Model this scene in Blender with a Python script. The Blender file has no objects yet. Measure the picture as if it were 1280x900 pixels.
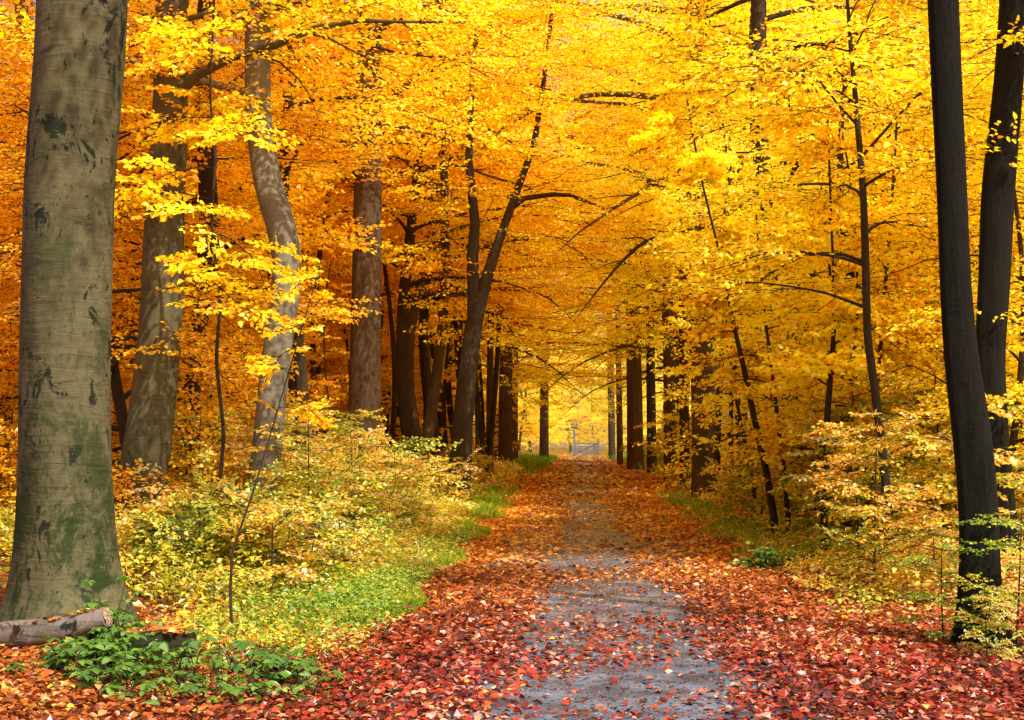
import bpy, math, random
import numpy as np
from mathutils import Vector, Matrix
random.seed(5)
R = np.random.default_rng(11)
sc = bpy.context.scene
COL = sc.collection
PI = math.pi

# ------------------------------------------------------------------ camera
CAM_H = 1.6
FPX = 1778.0
TANP = 95.0 / FPX
PITCH = math.atan(TANP)
cd = bpy.data.cameras.new('camera'); cam = bpy.data.objects.new('camera', cd); COL.objects.link(cam)
cd.sensor_width = 36; cd.lens = 36 * FPX / 1280; cd.clip_end = 5000; cd.clip_start = .1
cam.location = (0, 0, CAM_H); cam.rotation_euler = (PI / 2 + PITCH, 0, 0)
sc.camera = cam

def at(px, py, Y):
    """point seen at photo pixel (1280x900) at depth Y along the lane"""
    a = (px - 640) / FPX; b = (450 - py) / FPX
    c, s = math.cos(PITCH), math.sin(PITCH)
    ry = c - b * s; rz = s + b * c
    t = Y / ry
    return np.array([a * t, Y, CAM_H + rz * t])

def xc(y):            # centre line of the lane
    return 0.24 + 0.0465 * y

def sstep(a, b, v):
    t = np.clip((v - a) / (b - a), 0, 1); return t * t * (3 - 2 * t)

def gz(x, y):
    x = np.asarray(x, float); y = np.asarray(y, float)
    u = np.abs(x - xc(y))
    side = np.where(x < xc(y), 1.0, .6)
    bank = sstep(2.2, 7.5, u) * (.22 * side + .10 * np.sin(x * .9 + y * .31) + .07 * np.sin(x * .37 - y * .63 + 1.3))
    rut = .03 * np.sin(y * .55 + x) * sstep(1.2, 2.4, u)
    return bank + rut

# ------------------------------------------------------------------ materials
def mat(name):
    m = bpy.data.materials.new(name); m.use_nodes = True
    nt = m.node_tree; nt.nodes.clear()
    return m, nt, nt.nodes.new

def ramp(n, stops):
    cr = n.color_ramp
    while len(cr.elements) > 1: cr.elements.remove(cr.elements[-1])
    cr.elements[0].position = stops[0][0]; cr.elements[0].color = (*stops[0][1], 1)
    for p, c in stops[1:]:
        e = cr.elements.new(p); e.color = (*c, 1)

def leaf_mat(name, stops, nscale=.35, trans=.5, gloss=.05, use_obj=True, tone_w=.6, rough=.45, power=1.0, nlo=.3):
    m, nt, N = mat(name); L = nt.links.new
    att = N('ShaderNodeAttribute'); att.attribute_name = 'tone'
    geo = N('ShaderNodeNewGeometry')
    nz = N('ShaderNodeTexNoise'); nz.inputs['Scale'].default_value = nscale; nz.inputs['Detail'].default_value = 3
    L(geo.outputs['Position'], nz.inputs['Vector'])
    ms = N('ShaderNodeMapRange'); ms.inputs[1].default_value = nlo; ms.inputs[2].default_value = 1 - nlo
    L(nz.outputs['Fac'], ms.inputs[0])
    mx = N('ShaderNodeMix'); mx.data_type = 'FLOAT'; mx.inputs[0].default_value = tone_w
    L(ms.outputs[0], mx.inputs[2]); L(att.outputs['Fac'], mx.inputs[3])
    rp = N('ShaderNodeValToRGB'); ramp(rp, stops); L(mx.outputs[0], rp.inputs[0])
    col = rp.outputs[0]
    if use_obj:
        oi = N('ShaderNodeObjectInfo')
        mm = N('ShaderNodeMix'); mm.data_type = 'RGBA'; mm.blend_type = 'MULTIPLY'; mm.inputs[0].default_value = 1
        L(col, mm.inputs[6]); L(oi.outputs['Color'], mm.inputs[7]); col = mm.outputs[2]
    d = N('ShaderNodeBsdfDiffuse'); t = N('ShaderNodeBsdfTranslucent'); g = N('ShaderNodeBsdfGlossy')
    g.inputs['Roughness'].default_value = rough; g.inputs['Color'].default_value = (.9, .9, .9, 1)
    def scaled(k):
        x = N('ShaderNodeVectorMath'); x.operation = 'SCALE'; x.inputs['Scale'].default_value = k; L(col, x.inputs[0]); return x.outputs[0]
    L(scaled(power * (1 - trans)), d.inputs[0]); L(scaled(power * trans), t.inputs[0])  # power above one adds brightness beyond the light falling on the leaves
    a = N('ShaderNodeAddShader')
    L(d.outputs[0], a.inputs[0]); L(t.outputs[0], a.inputs[1])
    b = N('ShaderNodeMixShader'); b.inputs[0].default_value = gloss
    L(a.outputs[0], b.inputs[1]); L(g.outputs[0], b.inputs[2])
    o = N('ShaderNodeOutputMaterial'); L(b.outputs[0], o.inputs[0])
    return m

M_gold = leaf_mat('golden_beech_leaves', [(0, (.22, .07, .006)), (.14, (.66, .26, .008)), (.32, (.90, .58, .008)), (.5, (.95, .80, .012)), (.8, (.97, .91, .015)), (1, (.99, .97, .30))], .3, .58, power=1.6, tone_w=.72)
M_under = leaf_mat('undergrowth_leaves', [(0, (.10, .20, .015)), (.2, (.34, .44, .03)), (.38, (.74, .70, .04)), (.52, (.92, .70, .03)), (.66, (.85, .38, .02)), (.8, (.92, .80, .22)), (1, (.95, .93, .72))], 1.1, .45, .09, True, .5, power=1.25, nlo=.4)  # palest stops put lit sparkles into the leaf colour
M_green = leaf_mat('green_bramble_leaves', [(0, (.05, .14, .012)), (.45, (.10, .26, .02)), (.8, (.26, .42, .03)), (1, (.60, .62, .12))], 1.2, .4, .09, False, .7)
M_grass = leaf_mat('verge_grass', [(0, (.14, .32, .015)), (.5, (.36, .56, .02)), (.8, (.62, .66, .04)), (1, (.80, .7, .08))], 1.8, .5, .05, False, .5, power=1.1, nlo=.4)

M_cover = leaf_mat('ground_cover_leaves', [(0, (.08, .24, .02)), (.4, (.26, .46, .03)), (.7, (.58, .62, .05)), (1, (.85, .75, .2))], 2.2, .45, .07, False, .55, power=1.05, nlo=.4)
def litter_leaf_mat():
    m, nt, N = mat('fallen_leaves'); L = nt.links.new
    att = N('ShaderNodeAttribute'); att.attribute_name = 'tone'
    geo = N('ShaderNodeNewGeometry')
    sx = N('ShaderNodeSeparateXYZ'); L(geo.outputs['Position'], sx.inputs[0])
    near = N('ShaderNodeValToRGB'); ramp(near, [(0, (.030, .008, .005)), (.22, (.16, .018, .010)), (.45, (.46, .026, .016)), (.66, (.58, .075, .022)), (.82, (.68, .22, .10)), (.93, (.76, .46, .34)), (1, (.85, .55, .10))])  # red leaves, with foreground shade and pink sky highlights put into the colour
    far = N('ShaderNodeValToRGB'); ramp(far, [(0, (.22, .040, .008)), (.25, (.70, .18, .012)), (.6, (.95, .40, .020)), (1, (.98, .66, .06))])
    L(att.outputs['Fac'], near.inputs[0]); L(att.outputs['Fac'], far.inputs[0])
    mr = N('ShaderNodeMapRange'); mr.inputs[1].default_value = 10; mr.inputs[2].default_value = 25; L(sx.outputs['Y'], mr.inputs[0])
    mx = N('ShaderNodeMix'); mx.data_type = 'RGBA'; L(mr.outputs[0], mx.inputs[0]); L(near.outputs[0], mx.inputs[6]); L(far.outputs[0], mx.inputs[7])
    # brown-orange away from the lane, to the left
    ml = N('ShaderNodeMapRange'); ml.inputs[1].default_value = -1.0; ml.inputs[2].default_value = -2.4; ml.inputs[4].default_value = .4; L(sx.outputs['X'], ml.inputs[0])
    m2 = N('ShaderNodeMix'); m2.data_type = 'RGBA'; L(ml.outputs[0], m2.inputs[0]); L(mx.outputs[2], m2.inputs[6]); L(far.outputs[0], m2.inputs[7])
    p = N('ShaderNodeBsdfPrincipled'); L(m2.outputs[2], p.inputs['Base Color']); p.inputs['Roughness'].default_value = .36
    p.inputs['Specular IOR Level'].default_value = .9
    t = N('ShaderNodeBsdfTranslucent'); L(m2.outputs[2], t.inputs[0])
    a = N('ShaderNodeMixShader'); a.inputs[0].default_value = .2; L(p.outputs[0], a.inputs[1]); L(t.outputs[0], a.inputs[2])
    o = N('ShaderNodeOutputMaterial'); L(a.outputs[0], o.inputs[0])
    return m
M_litter = litter_leaf_mat()

def bark_mat(name, c0, c1, moss=.0, scars=.0, rough_scale=1.0, bump=.5, furrow=False):
    m, nt, N = mat(name); L = nt.links.new
    tc = N('ShaderNodeTexCoord'); oi = N('ShaderNodeObjectInfo')
    def mapn(s, off=0):
        mp = N('ShaderNodeMapping'); mp.inputs['Scale'].default_value = s; mp.inputs['Location'].default_value = (off, off * .7, off * .3)
        L(tc.outputs['Object'], mp.inputs[0]); return mp.outputs[0]
    def noise(v, sc_, det=5, rg=.6, dist=0):
        n = N('ShaderNodeTexNoise'); n.inputs['Scale'].default_value = sc_; n.inputs['Detail'].default_value = det
        n.inputs['Roughness'].default_value = rg; n.inputs['Distortion'].default_value = dist; L(v, n.inputs['Vector']); return n.outputs['Fac']
    def rng_(f, a, b, c=0, d=1):
        r = N('ShaderNodeMapRange'); r.inputs[1].default_value = a; r.inputs[2].default_value = b; r.inputs[3].default_value = c; r.inputs[4].default_value = d
        L(f, r.inputs[0]); return r.outputs[0]
    def mixc(f, a, b, mode='MIX'):
        x = N('ShaderNodeMix'); x.data_type = 'RGBA'; x.blend_type = mode
        for s, v in ((0, f), (6, a), (7, b)):
            if isinstance(v, (int, float)): x.inputs[s].default_value = v
            elif isinstance(v, tuple): x.inputs[s].default_value = (*v, 1)
            else: L(v, x.inputs[s])
        return x.outputs[2]
    big = noise(mapn((1, 1, .45)), 2.2 * rough_scale, 6, .65, .5)
    vert = noise(mapn((1, 1, .12) if furrow else (1, 1, .3), 3), (16 if furrow else 6) * rough_scale, 4, .6)
    hor = noise(mapn((.35, .35, 3.2) if furrow else (.5, .5, 3.4), 5), 5 if furrow else 3.2, 5, .62, 1.6)
    fine = noise(mapn((1, 1, .6), 9), 45 if furrow else 28, 7, .78)
    col = mixc(rng_(big, .35, .68), c0, c1)
    col = mixc(rng_(vert, .35, .7, .0, .55 if furrow else .30), col, tuple(v * .55 for v in c1))
    col = mixc(rng_(hor, .60, .66, 0, .75), col, tuple(v * .32 for v in c0))
    col = mixc(rng_(fine, .3, .75, 0, .45), col, tuple(min(1, v * 1.35) for v in c1))
    if scars:
        s1 = noise(mapn((1, 1, .55), 21), 4.2, 6, .72, 1.2)
        s2 = noise(mapn((1.2, 1.2, .5), 14), 7, 4, .7, .6)
        ad = N('ShaderNodeMath'); ad.operation = 'MULTIPLY'; L(rng_(s1, .565, .585), ad.inputs[0]); L(rng_(s2, .46, .50), ad.inputs[1])
        ml = N('ShaderNodeMath'); ml.operation = 'MULTIPLY'; L(ad.outputs[0], ml.inputs[0]); ml.inputs[1].default_value = scars
        col = mixc(ml.outputs[0], col, (.018, .02, .012))
    if moss:
        sz = N('ShaderNodeSeparateXYZ'); L(tc.outputs['Object'], sz.inputs[0])
        hf = rng_(sz.outputs['Z'], .2, 4.5, 1, .15)
        mo = noise(mapn((1, 1, .6), 33), 3.2, 10, .82, .4)
        ml = N('ShaderNodeMath'); ml.operation = 'MULTIPLY'; L(rng_(mo, .47, .56), ml.inputs[0]); L(hf, ml.inputs[1])
        m3 = N('ShaderNodeMath'); m3.operation = 'MULTIPLY'; L(ml.outputs[0], m3.inputs[0]); m3.inputs[1].default_value = moss
        col = mixc(m3.outputs[0], col, (.020, .036, .006))
    p = N('ShaderNodeBsdfPrincipled'); L(col, p.inputs['Base Color']); p.inputs['Roughness'].default_value = .85
    p.inputs['Specular IOR Level'].default_value = .2
    bp = N('ShaderNodeBump'); bp.inputs['Strength'].default_value = bump; bp.inputs['Distance'].default_value = .03
    s = N('ShaderNodeMath'); s.operation = 'ADD'; L(hor if not furrow else vert, s.inputs[0]); L(rng_(fine, 0, 1, 0, 1 if furrow else .35), s.inputs[1])
    s2_ = N('ShaderNodeMath'); s2_.operation = 'ADD'; L(s.outputs[0], s2_.inputs[0]); L(vert, s2_.inputs[1])
    L(s2_.outputs[0], bp.inputs['Height']); L(bp.outputs[0], p.inputs['Normal'])
    o = N('ShaderNodeOutputMaterial'); L(p.outputs[0], o.inputs[0])
    return m
M_beech = bark_mat('mossy_beech_bark', (.050, .046, .018), (.165, .140, .066), moss=1.0, scars=1.0)
M_beech2 = bark_mat('grey_beech_bark', (.050, .042, .018), (.17, .140, .070), moss=.35, scars=.4)
M_dark = bark_mat('dark_bark', (.030, .020, .012), (.085, .056, .032), bump=.8, furrow=True)
M_shaded = bark_mat('shaded_bark', (.003, .0025, .002), (.018, .013, .007), moss=.4, bump=1.0, furrow=True)  # shade on the right-hand trunks is put into this bark colour
M_brown = bark_mat('brown_furrowed_bark', (.060, .036, .018), (.17, .105, .055), bump=.9, furrow=True)
M_lit = bark_mat('lit_beech_bark', (.12, .105, .07), (.30, .265, .19), moss=.2, scars=.25)  # bark lightened to stand for the sunlit side of the curved trunk
M_log = bark_mat('weathered_log_bark', (.10, .070, .058), (.34, .26, .22), moss=.5, scars=1.0)
M_wood = bark_mat('broken_wood_end', (.22, .14, .08), (.45, .32, .2), bump=.9)
M_rot = bark_mat('rotten_stump_wood', (.018, .012, .008), (.05, .032, .018), moss=.5, bump=1)
M_twig = bark_mat('twig_bark', (.035, .02, .01), (.08, .05, .028), bump=.1)

def ground_mat():
    m, nt, N = mat('forest_floor'); L = nt.links.new
    geo = N('ShaderNodeNewGeometry')
    v = N('ShaderNodeTexVoronoi'); v.inputs['Scale'].default_value = 16; L(geo.outputs['Position'], v.inputs['Vector'])
    sv = N('ShaderNodeSeparateColor'); L(v.outputs['Color'], sv.inputs[0])
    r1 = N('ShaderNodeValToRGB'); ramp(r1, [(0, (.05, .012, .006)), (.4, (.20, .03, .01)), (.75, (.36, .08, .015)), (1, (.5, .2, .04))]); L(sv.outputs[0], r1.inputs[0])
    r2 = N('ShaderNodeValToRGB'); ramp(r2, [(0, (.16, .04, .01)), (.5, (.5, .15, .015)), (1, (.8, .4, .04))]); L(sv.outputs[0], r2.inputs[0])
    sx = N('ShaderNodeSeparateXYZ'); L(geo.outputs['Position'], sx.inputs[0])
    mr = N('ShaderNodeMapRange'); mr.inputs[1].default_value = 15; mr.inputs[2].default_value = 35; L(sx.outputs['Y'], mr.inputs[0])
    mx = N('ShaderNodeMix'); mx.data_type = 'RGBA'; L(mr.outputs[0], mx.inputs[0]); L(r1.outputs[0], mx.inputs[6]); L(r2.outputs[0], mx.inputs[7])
    p = N('ShaderNodeBsdfPrincipled'); L(mx.outputs[2], p.inputs['Base Color']); p.inputs['Roughness'].default_value = .8
    bp = N('ShaderNodeBump'); bp.inputs['Distance'].default_value = .02; L(v.outputs['Distance'], bp.inputs['Height']); L(bp.outputs[0], p.inputs['Normal'])
    o = N('ShaderNodeOutputMaterial'); L(p.outputs[0], o.inputs[0]); return m
def asphalt_mat():
    m, nt, N = mat('worn_asphalt'); L = nt.links.new
    geo = N('ShaderNodeNewGeometry')
    n1 = N('ShaderNodeTexNoise'); n1.inputs['Scale'].default_value = 2.3; n1.inputs['Detail'].default_value = 9; n1.inputs['Roughness'].default_value = .7; L(geo.outputs['Position'], n1.inputs['Vector'])
    n2 = N('ShaderNodeTexNoise'); n2.inputs['Scale'].default_value = 90; n2.inputs['Detail'].default_value = 3; L(geo.outputs['Position'], n2.inputs['Vector'])
    r1 = N('ShaderNodeValToRGB'); ramp(r1, [(.30, (.030, .036, .05)), (.42, (.050, .075, .11)), (.51, (.10, .145, .21)), (.61, (.18, .235, .31)), (.70, (.13, .11, .045))]); L(n1.outputs['Fac'], r1.inputs[0])  # blue put into the colour for sky reflected off the damp surface
    mx = N('ShaderNodeMix'); mx.data_type = 'RGBA'; mx.blend_type = 'OVERLAY'; mx.inputs[0].default_value = .8
    L(r1.outputs[0], mx.inputs[6]); L(n2.outputs['Fac'], mx.inputs[7])
    p = N('ShaderNodeBsdfPrincipled'); L(mx.outputs[2], p.inputs['Base Color'])
    rr = N('ShaderNodeMapRange'); rr.inputs[3].default_value = .22; rr.inputs[4].default_value = .6; L(n1.outputs['Fac'], rr.inputs[0]); L(rr.outputs[0], p.inputs['Roughness'])
    bp = N('ShaderNodeBump'); bp.inputs['Distance'].default_value = .006; bp.inputs['Strength'].default_value = 1; L(n2.outputs['Fac'], bp.inputs['Height']); L(bp.outputs[0], p.inputs['Normal'])
    o = N('ShaderNodeOutputMaterial'); L(p.outputs[0], o.inputs[0]); return m
M_ground = ground_mat(); M_asphalt = asphalt_mat()

# ------------------------------------------------------------------ mesh building
class MB:
    def __init__(s): s.V = []; s.F = []; s.n = 0
    def add(s, V, F, mi=0, tone=None, smooth=True):
        V = np.asarray(V, float).reshape(-1, 3); F = np.asarray(F, int)
        s.V.append(V); s.F.append((F + s.n, mi, tone if tone is not None else np.full(len(F), .5), smooth)); s.n += len(V)
    def mesh(s, name, mats):
        me = bpy.data.meshes.new(name)
        V = np.concatenate(s.V)
        idx = np.concatenate([f.ravel() for f, *_ in s.F])
        cnt = np.concatenate([np.full(len(f), f.shape[1]) for f, *_ in s.F])
        st = np.concatenate([[0], np.cumsum(cnt)[:-1]])
        me.vertices.add(len(V)); me.vertices.foreach_set('co', V.ravel().astype(np.float32))
        me.loops.add(len(idx)); me.loops.foreach_set('vertex_index', idx.astype(np.int32))
        me.polygons.add(len(cnt)); me.polygons.foreach_set('loop_start', st.astype(np.int32))
        me.polygons.foreach_set('material_index', np.concatenate([np.full(len(f), mi) for f, mi, *_ in s.F]).astype(np.int32))
        me.polygons.foreach_set('use_smooth', np.concatenate([np.full(len(f), sm) for f, _, _, sm in s.F]))
        me.update(calc_edges=True)
        a = me.attributes.new('tone', 'FLOAT', 'FACE'); a.data.foreach_set('value', np.concatenate([t for *_, t, _ in s.F]).astype(np.float32))
        for m in mats: me.materials.append(m)
        return me

def nrm(v): return v / (np.linalg.norm(v, axis=-1, keepdims=True) + 1e-9)

def tube(mb, P, r, sides=8, mi=0, wob=0.0, lobes=None, rng=R, cap=True):
    P = np.asarray(P, float); n = len(P); r = np.asarray(r, float)
    T = nrm(np.gradient(P, axis=0))
    ref = np.array([.13, .99, .05]) if abs(T[:, 2]).mean() > .6 else np.array([0, 0, 1.0])
    A = nrm(np.cross(T, ref)); B = np.cross(T, A)
    th = np.linspace(0, 2 * PI, sides, endpoint=False)
    rr = r[:, None] * np.ones(sides)
    if wob:
        for k in range(1, 6):
            rr *= 1 + wob / k * np.sin(k * th[None] + rng.uniform(0, 6) + np.linspace(0, rng.uniform(2, 9), n)[:, None]) 
    if lobes is not None: rr = rr * lobes(th)
    V = P[:, None] + rr[..., None] * (np.cos(th)[None, :, None] * A[:, None] + np.sin(th)[None, :, None] * B[:, None])
    i = np.arange(n - 1)[:, None] * sides; j = np.arange(sides)[None]; k = (j + 1) % sides
    F = np.stack([i + j, i + k, i + sides + k, i + sides + j], -1).reshape(-1, 4)
    mb.add(V.reshape(-1, 3), F, mi)
    if cap: mb.add(V[-1], [list(range(sides))], mi)

def leaves(mb, P, D, Nn, Ln, W, tone, mi=0, hexa=True, fold=.18):
    """P base, D direction, Nn normal: pointed oval leaves"""
    S = nrm(np.cross(Nn, D)); Nn = np.cross(D, S)
    Ln = Ln[:, None]; W = W[:, None]; n = len(P)
    if hexa:
        pts = [P, P + D * Ln * .3 + S * W * .5 + Nn * W * fold, P + D * Ln * .68 + S * W * .40 + Nn * W * fold * .6, P + D * Ln - Nn * Ln * .12,
               P + D * Ln * .68 - S * W * .40 + Nn * W * fold * .6, P + D * Ln * .3 - S * W * .5 + Nn * W * fold]
    else:
        pts = [P, P + D * Ln * .42 + S * W * .52 + Nn * W * fold, P + D * Ln - Nn * Ln * .1, P + D * Ln * .42 - S * W * .52]
    k = len(pts)
    V = np.stack(pts, 1).reshape(-1, 3)
    F = np.arange(n * k).reshape(n, k)
    mb.add(V, F, mi, tone, False)

# spray templates: flat fans of a twig with side twigs, leaves alternate
def make_spray(rng, L=1.0, nside=7, per=7, ll=.085):
    P = []; D = []; segs = []
    def along(p0, d0, Lg, n):
        for i in range(n):
            t = (i + .7) / n
            s = 1 if i % 2 else -1
            a = math.atan2(d0[1], d0[0]) + s * rng.uniform(.5, 1.1)
            P.append(p0 + d0 * Lg * t + np.array([0, 0, -.05 * Lg * t * t])); D.append([math.cos(a), math.sin(a), rng.normal(-.1, .18)])
        P.append(p0 + d0 * Lg); D.append(list(d0))
    d = np.array([1., 0, 0])
    along(np.zeros(3), d, L, nside + 3)
    segs.append((np.zeros(3), d * L, .006))
    for i in range(nside):
        t = (i + .5) / nside * .9; s = 1 if i % 2 else -1
        a = s * rng.uniform(.6, 1.0)
        dd = np.array([math.cos(a), math.sin(a), rng.normal(0, .12)])
        lg = L * (.55 - .35 * t) * rng.uniform(.7, 1.2)
        along(d * L * t, dd, lg, max(3, int(per * (1 - .4 * t))))
        segs.append((d * L * t, d * L * t + dd * lg, .004))
    P = np.array(P); D = nrm(np.array(D))
    return P, D, segs
SPR = [make_spray(np.random.default_rng(100 + i)) for i in range(6)]

def place_sprays(mb, O, DX, size, rng, leaf_len, mi_leaf=0, mi_twig=1, hexa=True, twigs=True, keep=.9, tilt=.28, tonebias=0):
    """O (n,3) origins, DX (n,3) direction; sprays laid nearly level"""
    n = len(O)
    if n == 0: return
    X = nrm(DX); up = np.tile([0., 0, 1.], (n, 1)) + rng.normal(0, tilt, (n, 3)) * [1, 1, 0]
    Y = nrm(np.cross(up, X)); Z = np.cross(X, Y)
    M = np.stack([X, Y, Z], -1)
    which = rng.integers(0, len(SPR), n); size = np.broadcast_to(size, (n,))
    st_tone = rng.normal(0, .10, n)
    for w, (P, D, segs) in enumerate(SPR):
        s = np.where(which == w)[0]
        if not len(s): continue
        k = len(P)
        p = np.einsum('nij,kj->nki', M[s], P) * size[s][:, None, None] + O[s][:, None]
        d = np.einsum('nij,kj->nki', M[s], D)
        d = nrm(d + rng.normal(0, .22, d.shape))
        nn = nrm(Z[s][:, None] + rng.normal(0, .50, d.shape))
        tone = np.clip(rng.normal(.52, .27, (len(s), k)) + st_tone[s][:, None] + tonebias, 0, 1)
        p = p.reshape(-1, 3); d = d.reshape(-1, 3); nn = nn.reshape(-1, 3); tone = tone.ravel()
        kp = rng.random(len(p)) < keep
        p, d, nn, tone = p[kp], d[kp], nn[kp], tone[kp]
        ln = leaf_len * rng.uniform(.5, 1.25, len(p))
        leaves(mb, p, d, nn, ln, ln * rng.uniform(.55, .72, len(p)), tone, mi_leaf, hexa)
        if twigs:
            for (a, b, r) in segs[:1] if not hexa else segs:
                A = np.einsum('nij,j->ni', M[s], a) * size[s][:, None] + O[s]; B = np.einsum('nij,j->ni', M[s], b) * size[s][:, None] + O[s]
                q = []
                for e in (A, B):
                    rr = r if e is A else r * .4
                    for t in (0, 2.09, 4.19): q.append(e + rr * (math.cos(t) * Y[s] + math.sin(t) * Z[s]))
                V = np.stack(q, 1).reshape(-1, 3); base = np.arange(len(s))[:, None, None] * 6
                F = (base + np.array([[0, 1, 4, 3], [1, 2, 5, 4], [2, 0, 3, 5]])[None]).reshape(-1, 4)
                mb.add(V, F, mi_twig)

def branch_path(p0, az, el, L, rng, nseg=7, droop=.12, wander=.16):
    P = [np.array(p0, float)]; st = L / nseg
    for i in range(nseg):
        az += rng.normal(0, wander); el += rng.normal(0, wander * .6) - droop
        d = np.array([math.cos(az) * math.cos(el), math.sin(az) * math.cos(el), math.sin(el)])
        P.append(P[-1] + d * st)
    return np.array(P), az, el

def interp(P, t):
    f = t * (len(P) - 1); i = min(int(f), len(P) - 2); return P[i] + (P[i + 1] - P[i]) * (f - i)

def gen_tree(name, rng, path, rad, limbs, leaf_len=.085, spray=1.0, bark=None, leafm=None, hexa=False, sides=14, nsec=7, spsec=4,
             twigs=True, keep=.9, wob=.03, lobes=None, extra=None, el0=(.15, .7), droop=.1, sec=True, flare=True, dense_trunk=None, tilt=.28):
    """limbs: list of (height fraction t along the trunk path, azimuth, length)."""
    tb = MB(); cb = MB(); path = np.asarray(path, float)
    tube(tb, path, rad, sides, 0, wob, lobes, rng)
    O = []; DX = []
    for (t, az, L) in limbs:
        p0 = interp(path, t); r0 = min(np.interp(t, np.linspace(0, 1, len(rad)), rad) * .5, .016 * L + .008)
        el = rng.uniform(*el0)
        bp, a1, e1 = branch_path(p0, az, el, L, rng, 7, droop)
        tube(tb, bp, np.linspace(r0, r0 * .12 + .003, len(bp)), 6 if sides > 8 else 5, 0, 0, None, rng, False)
        for k in range(nsec):
            tt = .18 + .82 * (k + rng.random() * .6) / nsec; tt = min(tt, .99)
            q = interp(bp, tt); dv = interp(bp, min(1, tt + .05)) - interp(bp, max(0, tt - .05))
            a2 = math.atan2(dv[1], dv[0]) + (1 if k % 2 else -1) * rng.uniform(.5, 1.1)
            L2 = L * rng.uniform(.22, .42) * (1.15 - .5 * tt)
            sp, _, _ = branch_path(q, a2, rng.uniform(-.1, .3), L2, rng, 4, .06, .2)
            r2 = max(.004, r0 * .35 * (1 - .6 * tt))
            tube(cb, sp, np.linspace(r2, .003, len(sp)), 4, 1, 0, None, rng, False)
            for j in range(spsec):
                u = (j + .6) / spsec; o = interp(sp, min(u, .99)); a3 = a2 + (1 if j % 2 else -1) * rng.uniform(.2, .9) * (1 if j < spsec - 1 else .2)
                O.append(o); DX.append([math.cos(a3), math.sin(a3), rng.normal(-.05, .16)])
        O.append(bp[-1]); DX.append(list(nrm(bp[-1] - bp[-2])))
    O = np.array(O); DX = np.array(DX)
    place_sprays(cb, O, DX, spray * rng.uniform(.7, 1.15, len(O)), rng, leaf_len, 0, 1, hexa, twigs, keep, tilt)
    tm = tb.mesh(name + '_trunk', [bark or M_dark]); cm = cb.mesh(name + '_crown', [leafm or M_gold, M_twig])
    return tm, cm

def ob(name, me, parent=None, loc=None, color=None):
    o = bpy.data.objects.new(name, me); COL.objects.link(o)
    if parent: o.parent = parent
    if loc is not None: o.location = loc
    if color: o.color = color
    return o
def tag(o, label=None, cat=None, group=None, kind=None):
    if label: o['label'] = label
    if cat: o['category'] = cat
    if group: o['group'] = group
    if kind: o['kind'] = kind
    return o
def thing(name, loc, rz=0, s=1, **k):
    o = bpy.data.objects.new(name, None); COL.objects.link(o); o.location = loc; o.rotation_euler = (0, 0, rz); o.scale = (s, s, s); o.empty_display_size = .2
    return tag(o, **k)

def plant_tree(name, meshes, loc, rz=0, s=1, sz=None, color=(1, 1, 1, 1), **k):
    e = thing(name, loc, rz, s, **k)
    if sz: e.scale = (s, s, sz)
    t = ob('trunk', meshes[0], e); c = ob('crown', meshes[1], e); c.color = color; t.color = color
    return e

# ------------------------------------------------------------------ ground, lane
def grid(xs, ys, zf):
    X, Y = np.meshgrid(xs, ys); Z = zf(X, Y); V = np.stack([X, Y, Z], -1).reshape(-1, 3)
    nx, ny = len(xs), len(ys); i = np.arange(ny - 1)[:, None] * nx; j = np.arange(nx - 1)[None]
    return V, np.stack([i + j, i + j + 1, i + nx + j + 1, i + nx + j], -1).reshape(-1, 4)
xs = np.concatenate([[-1500, -600, -250, -120], np.arange(-70, -14, 1.0), np.arange(-14, 16, .3), np.arange(16, 71, 1.0), [120, 250, 600, 1500]])
ys = np.concatenate([[-800, -200, -60, -20], np.arange(-6, 40, .35), np.arange(40, 160, 1.2), [170, 220, 400, 900, 2500]])
mb = MB(); V, F = grid(xs, ys, lambda X, Y: gz(X, Y)); mb.add(V, F)
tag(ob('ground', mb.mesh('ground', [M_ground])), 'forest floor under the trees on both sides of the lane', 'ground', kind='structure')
mb = MB(); yy = np.arange(-4, 150, .4); uu = np.linspace(-1.35, 1.35, 12)
V = np.array([[xc(y) + u * (1 + .05 * math.sin(y * .9 + (2 if u > 0 else 0))), y, .012 + .02 * (1 - (u / 1.35) ** 2)] for y in yy for u in uu])
i = np.arange(len(yy) - 1)[:, None] * 12; j = np.arange(11)[None]
mb.add(V, np.stack([i + j, i + j + 1, i + 13 + j, i + 12 + j], -1).reshape(-1, 4))
tag(ob('lane', mb.mesh('lane', [M_asphalt])), 'narrow grey-blue asphalt lane strewn with red leaves', 'lane', kind='structure')

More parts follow.
